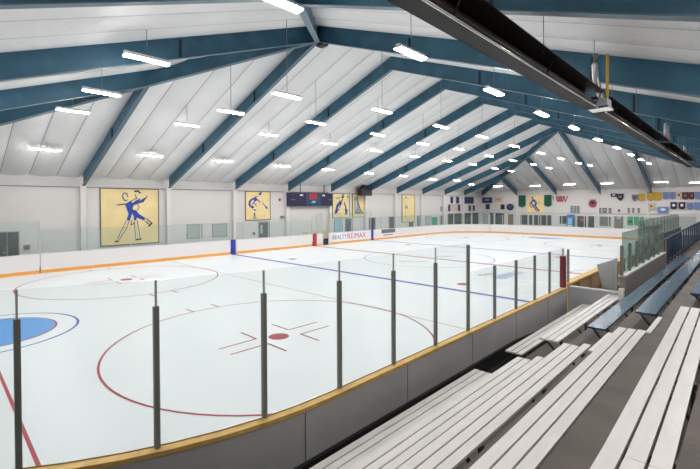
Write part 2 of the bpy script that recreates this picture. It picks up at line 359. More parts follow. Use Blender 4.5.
for i, (x, y, lab) in enumerate(((12.2, RY-.05, 'small black speaker box hanging under the near end of the ridge'), (46.8, RY+1.2, 'small black speaker box hanging under the far end of the ridge'))):
    t = thing('ceiling_speaker', lab, 'speaker', (x, y, 11.5))
    MB().box(x-.17, x+.17, y-.24, y+.24, 11.50, 11.68).build('speaker_body', 'black', t)
    MB().box(x-.05, x+.05, y-.05, y+.05, 11.68, 12.2).build('mounting_stem', 'black', t)
# ------------------------------------------------------------------ hanging lights
def make_light():
    t = thing('hanging_light', '', 'light', (0, 0, 0), 'long hanging lights over the ice')
    L = .66
    g = MB(); g.box(-L, L, -.07, .07, .0, .07); g.hexa([(-L,-.145,-.05),(L,-.145,-.05),(L,.145,-.05),(-L,.145,-.05)], [(-L,-.07,.0),(L,-.07,.0),(L,.07,.0),(-L,.07,.0)]); g.build('housing', 'white_housing', t)
    g = MB()
    prof = [(-.14, -.052), (-.125, -.075), (-.08, -.09), (0, -.095), (.08, -.09), (.125, -.075), (.14, -.052)]
    for a, b in zip(prof[:-1], prof[1:]): g.poly([(-L+.02, a[0], a[1]), (L-.02, a[0], a[1]), (L-.02, b[0], b[1]), (-L+.02, b[0], b[1])], smooth=True)
    for sx in (-1, 1): g.poly([(sx*(L-.02), a, b) for a, b in (prof if sx > 0 else prof[::-1])])
    g.build('lens', 'lens', t)
    MB().tube([(0, 0, 0), (0, 0, 1)], .012, 6).build('hanging_wire', 'rod', t).location = (0, 0, .07)
    return t
proto = make_light(); used = False
def ray(u, v): return F + R2*((u-350)/fpx) - U2*((v-234.5)/fpx)
def put_light(x, y, z, label, rot=0.):
    global used
    if not used: t = proto; used = True; chs = list(t.children)
    else:
        t = proto.copy(); COL.objects.link(t); chs = []
        for c in list(proto.children):
            d = c.copy(); COL.objects.link(d); d.parent = t; chs.append(d)
    t.location = (x, y, z); t['label'] = label; t.rotation_euler = (0, 0, rot)
    for c in chs:
        if c.name.startswith('hanging_wire'): c.scale = (1, 1, max(.08, zroof(x, y)-z-.08))
# row: list of (bay index m, y, z); x is the middle of the bay
rows = [
 ('row closest to the stands', [(4.42, -9.05, 8.54), (9.08, -9.36, 8.49), (14.79, -9.3, 8.45), (20.5, -9.15, 8.46), (26.22, -9.02, 8.53), (31.93, -8.95, 8.44), (37.64, -8.96, 8.43), (43.35, -8.91, 8.35), (49.07, -8.75, 8.34), (54.78, -8.58, 8.34)]),
 ('row just before the ridge', [(3.7, -3.21, 8.49), (9.08, -3.24, 8.36), (14.79, -3.47, 8.62), (20.5, -3.32, 8.6), (26.22, -3.1, 8.68), (31.93, -3.04, 8.58), (37.64, -3.08, 8.51), (43.35, -3.01, 8.46), (49.07, -3.05, 8.4), (54.78, -2.75, 8.52)]),
 ('row just beyond the ridge', [(3.75, 1.73, 8.41), (9.08, 1.17, 8.4), (14.79, 1.55, 8.72), (20.5, 1.65, 8.72), (26.22, 1.86, 8.71), (31.93, 1.93, 8.82), (37.64, 1.86, 8.66), (43.35, 1.85, 8.63), (49.07, 1.79, 8.58), (54.78, 1.95, 8.52)]),
 ('second row from the far wall', [(3.7, 6.16, 8.39), (9.08, 5.97, 8.44), (14.79, 6.3, 8.6), (20.5, 6.48, 8.61), (26.22, 6.74, 8.62), (31.93, 6.66, 8.55), (37.64, 6.57, 8.52), (43.35, 6.56, 8.53), (49.07, 6.53, 8.4), (54.78, 6.9, 8.43)]),
 ('low row along the far wall', [(3.6, 11.69, 7.1), (9.08, 11.16, 7.15), (14.79, 12.29, 7.29), (20.5, 12.49, 7.29), (26.22, 12.91, 7.34), (31.93, 12.78, 7.29), (37.64, 12.41, 7.22), (43.35, 12.01, 7.02), (49.07, 11.89, 7.12), (54.78, 12.85, 6.79)]),
]
for rn, lst in rows:
    for k, (x, y, z) in enumerate(lst):
        while zroof(x, y)-z < .34: x, y, z = cx+(x-cx)*.995, cy+(y-cy)*.995, cz+(z-cz)*.995
        put_light(x, y, z, '%s hanging light from the near end in the %s' % (ORD[k], rn))
for k, (y, z) in enumerate([(10.89, 6.57), (5.42, 6.46), (.89, 6.51), (-3.52, 6.48), (-9.07, 6.44), (-12.33, 6.26)]):
    put_light(59.5, y, z, '%s low light in the row before the end wall, from the far side' % ORD[k], math.pi/2)
for k, m in enumerate((-1.15, .1, 1.0, 2.0, 3.0, 4.0, 5.0)):  # unseen lights added over the stands to brighten benches and near boards
    x = X0+SP*(m+.5); put_light(x, -16.3, 6.75, '%s added unseen light in the low row over the stands by the near wall' % ORD[k])
for k, y in enumerate((-9.0, -3.2, 2.0, 6.5)):  # more added lights, out of view, brightening the near end
    put_light(-1.2, y, 6.75, '%s added unseen light in the low row over the near end, from the stands side' % ORD[k])
# ------------------------------------------------------------------ dasher boards
def arcpath(x0, x1, yb, side):   # helper for rounded boards path
    pass
def corner(cxx, cyy, r, a0, a1, n=12): return [(cxx+r*math.cos(math.radians(a0+(a1-a0)*i/n)), cyy+r*math.sin(math.radians(a0+(a1-a0)*i/n))) for i in range(n+1)]
FY = HY+.1
BH = 1.10
def boards(label, path, glass_top=None, glass_mat_='farglass', flip=False, post_step=2.4, post_m='postlight', kick=True, cap='board', pane=True, name='rink_boards', loc=None, group='white rink boards'):
    """path walks with the outside of the rink on its right-hand side"""
    t = thing(name, label, 'rink boards', (path[0][0], path[0][1], 0), group)
    MB().sweep(path, [(0, 0), (.10, 0), (.10, BH), (0, BH)]).build('board_panel', 'board', t)
    if kick: MB().sweep(path, [(-.015, 0), (0, 0), (0, .19), (-.015, .19)]).build('kick_strip', 'orange', t)
    MB().sweep(path, [(-.02, BH), (.12, BH), (.12, BH+.03), (-.02, BH+.03)]).build('cap_rail', cap, t)
    if glass_top:
        MB().sweep(path, [(.04, BH+.03), (.052, BH+.03), (.052, glass_top), (.04, glass_top)]).build('glass_pane', glass_mat_, t)
        # posts along path
        P = [Vector(p) for p in path]; acc = 0; nxt = .0
        for a, b in zip(P[:-1], P[1:]):
            L = (b-a).length
            while nxt <= acc+L+1e-6:
                p = a+(b-a)*((nxt-acc)/L); d = (b-a).normalized(); nr = Vector((d.y, -d.x)); c = p+nr*.05
                MB().box(c.x-.025, c.x+.025, c.y-.03, c.y+.03, BH+.03, glass_top).build('glass_post', post_m, t); nxt += post_step
            acc += L
    return t
# far side runs in -x direction => outside (+y) on the right when walking -x
boards('white far boards left of the blue line stripe, with orange kick strip', [(15.35, FY), (3.35, FY)], 2.48)
boards('white far boards at the left edge of the picture with tall glass', [(3.3, FY), (END0+RC, FY)] + corner(END0+RC, FY-RC, RC, 90, 150), 3.0, group='white rink boards')
boards('white far boards between the blue stripe and the red stripe', [(23.72, FY), (15.85, FY)], 2.48)
boards('short white far board section beside the dark gateway', [(25.0, FY), (24.30, FY)], 3.0, post_step=.7)
boards('white far boards carrying the large advert', [(31.98, FY), (25.9, FY)], 3.05, post_step=1.5)
boards('white far boards beyond the advert, curving round the far corner', corner(END1-RC, FY-RC, RC, 20, 90) + [(32.35, FY)], 2.5)
boards('white end boards curving behind the far goal area', corner(END1-RC, -HY+RC, RC, -60, 0) + [(END1, FY-RC)] + corner(END1-RC, FY-RC, RC, 0, 19.5, 4)[1:], 2.45)
def stripe(x, m, label, name='board_stripe'):
    tag(MB().box(x-.16, x+.16, FY-.03, FY+.11, 0, BH+.05).build(name, m), label, 'board stripe')
stripe(15.6, 'scoreblue', 'blue stripe panel in the far boards at the left blue line')
stripe(24.05, 'scorered', 'red stripe panel in the far boards at the centre line')
stripe(32.17, 'scoreblue', 'blue stripe panel in the far boards right of the large advert')
# dark open gateway
t = thing('gate_opening', 'dark open gateway in the far boards right of the red stripe', 'gate', (25.45, FY+.5, 0))
MB().box(25.1, 25.8, FY+.06, FY+.10, 0, .62).build('dark_backing', 'black', t)
MB().box(25.03, 25.08, FY, FY+.12, 0, 1.1).build('side_panel', 'board', t); MB().box(25.83, 25.87, FY, FY+.12, 0, 1.1).build('side_panel', 'board', t)
# adverts
def facing_far(x, z, y): # text facing -y
    return Matrix.Translation((x, y, z)) @ Matrix.Rotation(math.radians(90), 4, 'X')
t = thing('advert_panel', 'long advert with blue and red lettering on the far boards', 'advert', (29.2, FY-.02, .22))
MB().box(26.6, 31.2, FY-.022, FY-.004, .24, 1.04).build('advert_sheet', 'adwhite', t)
text_obj('lettering', 'REALTY', .58, facing_far(27.25, .64, FY-.024), 'adblue', t); text_obj('lettering', 'RE/MAX', .80, facing_far(29.72, .64, FY-.024), 'adred', t)
t.children[-1]['label'] = 'red lettering'
t = thing('advert_panel', 'small grey and white advert on the far boards', 'advert', (35.0, FY-.02, .22))
MB().box(33.7, 36.1, FY-.022, FY-.004, .24, 1.08).build('advert_sheet', 'adwhite', t); MB().box(33.7, 36.1, FY-.03, FY-.023, .66, 1.08).build('grey_band', 'adgrey', t)
MB().box(34.0, 35.7, FY-.03, FY-.023, .40, .50).build('blue_bar', 'adblue', t)
# near boards (grey outside, yellow cap, dark padded glass posts)
near = [(x, y) for x, y in corner(END0+RC, -12.19+RC, RC, 200, 270, 14)] + [(14.05, -12.19)]   # outside on the right walking +x
t = thing('rink_boards', 'near boards with grey cladding, yellow cap and dark glass posts', 'rink boards', (0, -12, 0))
MB().sweep(near, [(-.04, 0), (.0, 0), (.0, 1.0), (-.04, 1.0)]).build('ice_side_panel', 'board', t)
MB().sweep(near, [(-.055, 0), (-.042, 0), (-.042, .19), (-.055, .19)]).build('kick_strip', 'orange', t)
gp = MB().sweep(near, [(.02, 0), (.06, 0), (.06, 1.0), (.02, 1.0)]).build('outer_cladding', 'greypanel', t); gp['label'] = 'mid-grey outer cladding'
for xx in (2.55, 4.95, 7.4, 9.8, 12.2): MB().box(xx-.006, xx+.006, -12.254, -12.248, 0, 1.0).build('cladding_joint', 'darktrim', t)
MB().sweep(near, [(-.05, 1.0), (.075, 1.0), (.075, 1.055), (-.05, 1.055)]).build('cap_rail', 'cap', t)
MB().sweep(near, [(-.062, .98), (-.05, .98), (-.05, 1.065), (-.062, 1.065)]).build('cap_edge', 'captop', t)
nearposts = [(-1.75, -10.28), (-.48, -11.2), (.74, -11.71), (2.02, -12.03), (3.34, -12.13), (4.67, -12.15), (6.02, -12.16), (7.34, -12.17), (8.70, -12.16), (10.03, -12.15), (11.4, -12.14), (12.69, -12.13), (14.0, -12.13)]
PT = []
for i, (x, y) in enumerate(nearposts):
    tall = i <= 7
    gt = 3.04 if tall else 2.38
    st = 2.73 if i < 7 else (3.0 if i == 7 else 2.38)
    p = MB().box(x-.028, x+.028, y-.03, y+.03, 1.055, st).build('glass_post', 'postdark' if i < 12 else 'postlight', t)
    if i < 7: MB().box(x-.01, x+.01, y-.012, y+.012, st, gt).build('post_rod', 'postlight', p)
    PT.append((x, y, gt))
for i in range(len(nearposts)-1):
    a, b = nearposts[i], nearposts[i+1]; gt = 3.04 if i < 7 else 2.38
    d = (Vector(b)-Vector(a)); n2 = Vector((d.y, -d.x)).normalized()*.004; e = d.normalized()*.01
    A = Vector(a)+e; B = Vector(b)-e
    MB().hexa([(A.x-n2.x, A.y-n2.y, 1.07), (A.x+n2.x, A.y+n2.y, 1.07), (B.x+n2.x, B.y+n2.y, 1.07), (B.x-n2.x, B.y-n2.y, 1.07)],
              [(A.x-n2.x, A.y-n2.y, gt), (A.x+n2.x, A.y+n2.y, gt), (B.x+n2.x, B.y+n2.y, gt), (B.x-n2.x, B.y-n2.y, gt)]).build('glass_pane', 'glass', t)
p = MB().box(13.92, 14.08, -12.21, -12.05, 1.056, 2.12).build('post_padding', 'redpad', t); p['label'] = 'dark red post padding'
t2 = thing('glass_post', 'slim grey post just beyond the red padded post', 'post', (14.6, -12.12, 1.07))
MB().box(14.57, 14.63, -12.15, -12.08, 1.152, 2.3).build('post_shaft', 'postdark', t2)
# low pale wall closing the seating pit
t = thing('low_wall', 'low pale grey partition between the front benches and players box', 'wall', (14.4, -12.9, 0))
MB().box(14.2, 14.32, -13.80, -12.28, 0, 1.05).build('partition_panel', 'palepanel', t); MB().box(14.18, 14.34, -13.80, -12.28, 1.05, 1.09).build('top_edge', 'trimwhite', t)
# players box boards
t = thing('rink_boards', 'yellow-capped boards of the players box beyond the low partition', 'rink boards', (17, -12.1, 0))
MB().box(14.5, 23.6, -12.10, -12.02, 0, 1.08).build('ice_side_panel', 'board', t)
MB().box(14.5, 23.6, -12.16, -12.11, 0, 1.08).build('inner_panel', 'woodpanel', t)
MB().box(14.5, 23.6, -12.24, -11.98, 1.08, 1.15).build('cap_rail', 'cap', t)
for xx in (15.6, 17.2, 18.7): MB().box(xx-.05, xx+.05, -12.24, -12.16, 0, 1.08).build('timber_stud', 'woodpanel', t)
for k, (xx, lab) in enumerate(((15.7, 'black rounded shape inside the players box, nearer one'), (16.4, 'black rounded shape inside the players box, farther one'))):
    tag(MB().tube([(xx-.28, -12.48, .52), (xx-.2, -12.48, .58), (xx, -12.48, .60), (xx+.2, -12.48, .58), (xx+.28, -12.48, .52)], [.04, .13, .16, .13, .04], 12).build('black_shape', 'black'), lab, 'bag')  # tapered black shapes low behind the yellow-capped boards
tag(MB().box(14.6, 23.2, -12.7, -12.3, .38, .44).box(14.9, 15.0, -12.65, -12.35, -.03, .38).box(18.9, 19.0, -12.65, -12.35, -.03, .38).box(22.7, 22.8, -12.65, -12.35, -.03, .38).build('players_bench', 'woodpanel'), 'tan wooden players bench inside the box behind the yellow-capped boards', 'bench')
t = thing('box_gate', 'tall pale grey tapered gate standing in the players box', 'gate', (16.5, -12.9, 0))
MB().hexa([(16.47,-13.2,-.03),(16.53,-13.2,-.03),(16.53,-12.93,-.03),(16.47,-12.93,-.03)], [(16.47,-13.16,1.86),(16.53,-13.16,1.86),(16.53,-12.56,1.6),(16.47,-12.56,1.6)]).build('gate_sheet', 'palepanel', t)
MB().box(16.45, 16.55, -13.22, -13.15, -.03, 1.9).build('gate_edge', 'postlight', t)
# players box rear wall with glass
t = thing('block_wall', 'grey-brown block wall topped by green glass behind the blue bench', 'wall', (18, -13.85, 0))
MB().box(13.75, 22.0, -13.98, -13.82, 0, 1.66).build('wall_base', 'wallbrown', t); MB().box(13.7, 22.05, -13.99, -13.80, 1.66, 1.71).build('wall_cap', 'trimwhite', t)
MB().box(13.6, 13.75, -13.96, -13.82, 0, 1.3).build('end_pier', 'trimwhite', t)
for i in range(8):
    x = 13.7+i*1.16
    MB().box(x-.05, x+.05, -13.93, -13.85, 1.71, 2.62).build('glass_post', 'postdark', t)
    if i < 7: MB().box(x+.03, x+1.13, -13.895, -13.885, 1.71, 3.0).build('glass_pane', 'boxglass', t)
MB().box(13.7, 21.85, -13.90, -13.88, 3.0, 3.012).build('top_rail', 'railing', t)
# far rail with blue balusters, beyond the block wall
t = thing('handrail', 'dark blue handrail with balusters beyond the block wall', 'railing', (30, -13.8, 1.1))
MB().beam((22.3, -13.86, 2.2), (41, -13.86, 2.42), .07, .09).build('top_bar', 'railing', t)
MB().beam((22.3, -13.86, 1.15), (41, -13.86, 1.2), .06, .06).build('lower_bar', 'railing', t)
for i in range(15):
    x = 22.5+i*1.3; MB().box(x-.025, x+.025, -13.90, -13.82, .98, 2.2+.012*(x-22.6)).build('baluster', 'railing', t)
t = thing('rink_boards', 'near boards of the far end, seen through the blue balusters', 'rink boards', (30, -12.2, 0))
MB().box(24.2, END1-RC, -12.25, -12.12, 0, 1.1).build('board_panel', 'woodpanel', t)
MB().box(24.2, 44.8, -12.25, -12.10, 1.1, 1.14).build('cap_rail', 'cap', t)
for i in range(12):
    x = 27+i*1.6; MB().box(x-.04, x+.04, -12.22, -12.14, 1.14, 2.7).build('glass_post', 'postdark', t)
    if i < 11: MB().box(x+.03, x+1.57, -12.185, -12.175, 1.14, 2.95).build('glass_pane', 'boxglass', t)
tag(MB().box(24.3, 24.5, -13.4, -13.2, 0, 2.75).build('padded_post', 'redpad'), 'red padded post at the far end of the players box', 'post')
tag(MB().box(23.0, 26.2, -13.55, -13.45, 0, 2.0).build('box_partition', 'woodpanel'), 'peach-lit panel behind the first blue balusters', 'panel')
tag(MB().box(26.6, 38, -13.0, -12.9, 0, 2.1).build('box_partition', 'door'), 'long dark slate panel behind the handrail', 'panel')
# ------------------------------------------------------------------ bleacher benches
PW = .112; PG = .02
def bench(x0, x1, yf, z, label, group, rot=0, extra=(0, 0, 0), n=3, pw=PW, pg=PG, m='plank', brk=1.75):
    t = thing('bleacher_bench', label, 'bench', (x0, yf-.18, z-.42), group)
    for k in range(n):
        ya = yf-k*(pw+pg); yb = ya-pw
        e = extra[k] if k < len(extra) else 0
        g = MB(); g.box(x0, x1+e, yb, ya, z-.035, z)
        g.build('seat_plank', m, t)
    yb = yf-n*pw-(n-1)*pg
    nb = max(2, int((x1-x0)/brk)+1)
    for i in range(nb):
        x = x0+.22+(x1-x0-.44)*i/(nb-1)
        g = MB(); g.box(x-.025, x+.025, yb-.02, yf-.02, z-.085, z-.036); g.box(x-.025, x+.025, yb-.01, yb+.025, z-.43, z-.08)
        g.beam((x, yf-.05, z-.07), (x, yb+.02, z-.40), .04, .03)
        g.build('bench_bracket', 'planksteel', t)
    t.rotation_euler = (0, 0, rot)
    return t
GW = 'white three-plank bleacher benches'
bench(-1.0, 6.62, -12.71, .56, 'white plank bench lowest and closest to the near boards, left of the aisle', GW)
bench(-1.0, 6.76, -13.52, .98, 'white plank bench in the second row up from the boards, left of the aisle', GW, extra=(0, 0, .3))
bench(-1.0, 6.88, -14.31, 1.40, 'white plank bench in the third row up, ending below the front blue bench', GW, extra=(0, 0, .22))
bench(-1.0, 7.06, -15.12, 1.82, 'white plank bench in the fourth row up, left of the wide walkway', GW, extra=(0, .02, .06))
bench(-1.2, 2.10, -15.99, 2.24, 'white plank bench at the bottom right corner, nearest the viewer', GW)
bench(2.103, 7.44, -15.99, 2.24, 'white plank bench at the right edge above the walkway, before the blue one', GW, rot=.016)
bench(8.08, 14.12, -12.70, .56, 'white plank bench at the foot of the low pale partition, lower one', GW)
bench(8.2, 14.17, -13.42, .98, 'white plank bench running up beside the low pale partition, upper one', GW)
GB = 'blue bench boards'
for (yf, z, xs, rn) in ((-14.32, 1.40, (8.3, 13.6, 18.8, 24.0), 'lowest blue row beside the block wall'), (-15.11, 1.82, (8.45, 13.8, 19.0, 24.2, 31, 38), 'middle blue row'), (-15.91, 2.24, (8.8, 14.1, 19.3, 26), 'top blue row at the right edge')):
    for k in range(len(xs)-1):
        bench(xs[k], xs[k+1]-.012, yf, z, 'blue painted bench, %s from the aisle in the %s' % (ORD[k], rn), GB, n=1, pw=.325, m='blueplank', brk=2.4)
# ------------------------------------------------------------------ radiant heaters above the stands
hx = [(-.6, 10.75), (11.35, 22.5), (22.9, 35)]
pA = (-16.71+1.28*2.40, 3.93+2.40); pB = (-16.71+1.155*2.4, 3.93+2.4); pC = (-16.71+.95*2.75, 3.93+2.75); pD = (-13.62, 6.78)
hl = ['long brown-black radiant heater crossing the top right, nearest one', 'second radiant heater in the line above the stands', 'farthest radiant heater at the right edge above the stands']
for k, (x0, x1) in enumerate(hx):
    t = thing('radiant_heater', hl[k], 'heater', ((x0+x1)/2, pB[0], 6.5), 'radiant heaters above the stands')
    def slab(a, b, nm, m, th=.012):
        d = Vector((b[0]-a[0], b[1]-a[1])).normalized(); nn = Vector((-d.y, d.x))*th
        MB().hexa([(x0, a[0], a[1]), (x1, a[0], a[1]), (x1, a[0]+nn.x, a[1]+nn.y), (x0, a[0]+nn.x, a[1]+nn.y)], [(x0, b[0], b[1]), (x1, b[0], b[1]), (x1, b[0]+nn.x, b[1]+nn.y), (x0, b[0]+nn.x, b[1]+nn.y)]).build(nm, m, t)
    slab(pA, pB, 'lower_reflector', 'hoodout'); slab(pA, pD, 'back_reflector', 'hood'); slab(pD, (pC[0], pC[1]+.02), 'upper_reflector', 'hood')
    MB().tube([(x0, pB[0]-.012, pB[1]-.01), (x1, pB[0]-.012, pB[1]-.01)], .02, 12).build('bright_lip', 'lip', t)
    MB().box(x0, x1, pA[0]-.01, pA[0]+.01, pA[1]-.012, pA[1]+.012).build('lower_lip', 'hoodout', t)
    for o_, zz in ((-.02, 0), (.12, .16)):
        MB().tube([(x0+.1, pB[0]+.10+o_, pB[1]+.12+zz), (x1-.1, pB[0]+.10+o_, pB[1]+.12+zz)], .05, 10).build('burner_tube', 'hood', t)
    nb = int((x1-x0)/3)
    for i in range(nb+1):
        x = x0+.6+(x1-x0-1.2)*i/nb
        MB().tube([(x, pC[0]+.12, pC[1]+.0), (x, pC[0]+.12, zroof(x, pC[0]+.12)-.03)], .008, 5).build('hanging_wire', 'rod', t)
        yb_, zb_ = pB; MB().tube([(x+.3, pB[0]+.02, pB[1]+.02), (x+.3, pC[0]+.02, pC[1]-.02)], .012, 5).build('bracket', 'hoodout', t)
t = thing('heater_control_box', 'pale control box where the first two heaters meet', 'heater box', (11.05, -14.0, 6.35))
MB().box(10.85, 11.3, -14.10, -13.72, 6.38, 6.58).build('box_body', 'boxgrey', t); MB().box(10.78, 11.34, -14.14, -13.68, 6.33, 6.38).build('base_plate', 'lip', t)
fx = 11.15
f_ = MB().tube([(fx+.1, -13.88, 6.60), (fx+.08, -13.88, 6.7), (fx-.04, -13.84, 6.92), (fx-.15, -13.8, 7.2), (fx-.14, -13.78, 7.5), (fx-.02, -13.78, 7.8)], .075, 12)
tag(f_.build('flue_pipe', 'flue'), 'silver curved flue pipe rising from the heater box', 'pipe')
tag(MB().tube([(11.24, -14.02, 6.60), (11.24, -14.02, 7.78)], .035, 10).build('gas_pipe', 'gas'), 'yellow vertical gas pipe above the heater box', 'pipe')
for k, (x, lab) in enumerate(((22.4, 'left of two pale vertical pipes above the second heater end'), (23.1, 'right of two pale vertical pipes above the second heater end'), (30, 'pale vertical pipe above the farthest heater'))):
    tag(MB().tube([(x, -13.9, 6.86), (x, -13.9, 7.55)], .07, 10).build('vent_pipe', 'flue'), lab, 'pipe')
# ------------------------------------------------------------------ murals
def stroke(g, pts, w, to3, mi):
    for (a, b) in zip(pts[:-1], pts[1:]):
        a = Vector(a); b = Vector(b); d = (b-a).normalized() if (b-a).length > 1e-6 else Vector((1, 0)); n = Vector((-d.y, d.x))*w/2; e = d*w*.2
        g.poly([to3(*(a-n-e), .0), to3(*(b-n+e), .0), to3(*(b+n+e), .0), to3(*(a+n-e), .0)], mi)
def blob(g, pts, to3, mi, off=0): g.poly([to3(p[0], p[1], off) for p in pts], mi)
def mural(x0, x1, z0, z1, label, art, wall='far', slope=0):
    if wall == 'far':
        yb = WY; t = thing('wall_mural', label, 'mural', ((x0+x1)/2, yb-.03, z0), 'yellow sports murals')
        MB().box(x0, x1, yb-.05, yb, z0, z1).build('mural_panel', 'mural', t)
        fr = MB(); w = .055
        for a in ((x0-w, x0, z0-w, z1+w), (x1, x1+w, z0-w, z1+w), (x0, x1, z0-w, z0), (x0, x1, z1, z1+w)): fr.box(a[0], a[1], yb-.075, yb-.0, a[2], a[3])
        fr.build('mural_frame', 'muralframe', t)
        to3 = lambda u, v, o=0: (x0+(x1-x0)*u, yb-.053-o, z0+(z1-z0)*v)
    else:
        xb = WXE; t = thing('wall_mural', label, 'mural', (xb-.03, (x0+x1)/2, z0), 'yellow sports murals')
        MB().box(xb-.05, xb, x1, x0, z0, z1).build('mural_panel', 'mural', t)
        to3 = lambda u, v, o=0: (xb-.056-o, x0+(x1-x0)*u, z0+(z1-z0)*v)
    g = MB(); cnt = [0]
    def st(pts, w, mi):
        cnt[0] += 1; o = .0004*cnt[0]; stroke(g, pts, w, lambda u, v, z=0: to3(u, v, o), mi)
    def bl(pts, mi):
        cnt[0] += 1; o = .0004*cnt[0]; g.poly([to3(p[0], p[1], o) for p in pts], mi)
    art(st, bl); g.build('painted_figure', ['mblue', 'mdark', 'mpale', 'mgrey'], t)
    return t
def oval(cx_, cy_, rx, ry, n=12): return [(cx_+rx*math.cos(2*math.pi*i/n), cy_+ry*math.sin(2*math.pi*i/n)) for i in range(n)]
def art_pair(st, bl):
    bl(oval(.40, .86, .03, .055), 2); st([(.37, .92), (.36, .85), (.40, .79), (.44, .80)], .02, 1); st([(.38, .93), (.43, .92), (.45, .86)], .018, 1)
    bl(oval(.61, .90, .04, .06), 2); st([(.57, .96), (.63, .97), (.67, .93)], .03, 1); st([(.58, .90), (.60, .84)], .016, 1)
    bl([(.40, .72), (.52, .78), (.54, .62), (.50, .48), (.46, .38), (.42, .42), (.46, .55)], 0)
    bl([(.46, .70), (.60, .80), (.68, .84), (.64, .76), (.52, .66)], 0)
    st([(.22, .70), (.32, .72), (.42, .73)], .022, 1); st([(.21, .69), (.27, .70)], .03, 2); st([(.40, .72), (.50, .78), (.62, .84)], .014, 1)
    bl([(.62, .74), (.72, .77), (.80, .86), (.74, .84), (.64, .78)], 0); st([(.62, .74), (.72, .77), (.80, .88)], .016, 1)
    st([(.56, .70), (.64, .68), (.62, .60)], .03, 2); st([(.55, .72), (.62, .73), (.65, .66), (.60, .60)], .012, 1)
    bl([(.50, .62), (.58, .62), (.64, .55), (.78, .45), (.76, .41), (.62, .47), (.54, .52)], 0)
    bl([(.46, .52), (.52, .54), (.46, .40), (.40, .36)], 0); bl([(.55, .50), (.60, .52), (.60, .42), (.56, .38)], 0)
    st([(.44, .42), (.38, .30), (.30, .16), (.25, .08)], .05, 2); st([(.46, .40), (.42, .28), (.34, .16), (.29, .08)], .012, 1); st([(.42, .42), (.35, .28), (.26, .10)], .012, 1); st([(.23, .06), (.28, .06)], .03, 1)
    st([(.58, .42), (.59, .25), (.61, .10)], .05, 2); st([(.56, .42), (.57, .22), (.58, .10)], .012, 1); st([(.61, .42), (.64, .24), (.66, .10)], .012, 1); st([(.58, .07), (.68, .08)], .028, 1)
    st([(.76, .44), (.80, .39), (.84, .36)], .045, 2); st([(.76, .41), (.80, .36), (.86, .34)], .014, 1); st([(.78, .46), (.83, .41), (.87, .38)], .014, 1); st([(.82, .31), (.88, .37)], .03, 1); st([(.51, .42), (.50, .34), (.56, .38)], .014, 1)
def art_speed(st, bl):
    bl([(.52, .92), (.60, 1.0), (.66, .98), (.62, .90), (.55, .86)], 0); bl(oval(.55, .84, .04, .04), 2)
    bl([(.10, .55), (.14, .70), (.28, .78), (.44, .80), (.46, .70), (.36, .64), (.26, .52), (.14, .48)], 0); bl([(.18, .58), (.24, .70), (.34, .72), (.30, .60), (.22, .52)], 2)
    bl([(.14, .48), (.28, .50), (.36, .44), (.26, .40)], 1); st([(.28, .62), (.38, .56), (.42, .48)], .03, 0); st([(.30, .76), (.42, .84), (.50, .84)], .03, 1)
    st([(.44, .74), (.58, .64), (.66, .62), (.78, .50), (.86, .42)], .035, 0); st([(.60, .66), (.68, .58)], .05, 2); st([(.82, .46), (.88, .40)], .06, 0)
    st([(.32, .42), (.38, .34), (.34, .24), (.34, .10)], .06, 2); st([(.32, .36), (.40, .34)], .05, 0); st([(.34, .24), (.36, .12)], .05, 1); bl([(.26, .04), (.46, .04), (.40, .10), (.30, .10)], 3)
def art_hockey(st, bl):
    bl([(.10, .20), (.22, .52), (.44, .72), (.56, .60), (.40, .38), (.24, .16)], 0); bl([(.24, .36), (.36, .56), (.44, .54), (.34, .36)], 2); st([(.14, .16), (.30, .44), (.60, .76)], .05, 1)
    bl(oval(.60, .86, .07, .07), 1); bl(oval(.64, .94, .05, .04), 0); st([(.70, .62), (.80, .40), (.78, .12)], .07, 0); st([(.74, .34), (.88, .28), (.82, .12)], .06, 1)
    bl(oval(.28, .84, .13, .08), 2); st([(.20, .82), (.34, .80), (.44, .84)], .03, 1); st([(.88, .90), (.96, .84)], .05, 1); st([(.62, .34), (.70, .22)], .06, 2)
def art_figure(st, bl):
    bl([(.12, .86), (.34, .88), (.40, .70), (.56, .30), (.80, .16), (.70, .10), (.20, .12)], 3); st([(.34, .88), (.46, .56), (.62, .28), (.80, .14)], .05, 1); st([(.14, .86), (.16, .14)], .03, 1); st([(.16, .20), (.66, .16)], .03, 1); bl([(.20, .70), (.28, .74), (.30, .40), (.22, .30)], 2)
def art_lady(st, bl):
    bl(oval(.30, .86, .06, .04), 2); st([(.26, .90), (.34, .92)], .05, 1); bl([(.24, .80), (.38, .80), (.40, .62), (.26, .60)], 2); st([(.30, .76), (.50, .68), (.70, .70)], .03, 2)
    bl([(.22, .60), (.42, .62), (.44, .50), (.24, .48)], 3); st([(.30, .50), (.28, .20), (.30, .04)], .05, 2); st([(.38, .50), (.44, .30), (.40, .10)], .05, 2); st([(.24, .80), (.20, .55), (.26, .30), (.26, .06)], .015, 1)
mural(7.32, 11.2, 1.05, 5.06, 'large yellow mural of two blue figure skaters dancing on the far wall', art_pair)
mural(18.85, 21.45, 2.50, 5.06, 'yellow mural of a bent speed skater above a grey door', art_speed)
mural(29.6, 32.15, 2.43, 5.06, 'yellow mural of a blue hockey player beside the scoreboard', art_hockey)
mural(32.75, 34.9, 2.43, 5.02, 'narrow yellow mural with a grey leaning shape under the black box', art_figure)
mural(42.05, 44.8, 1.5, 5.05, 'tall pale yellow mural of a standing skater at the far right of the wall', art_lady)
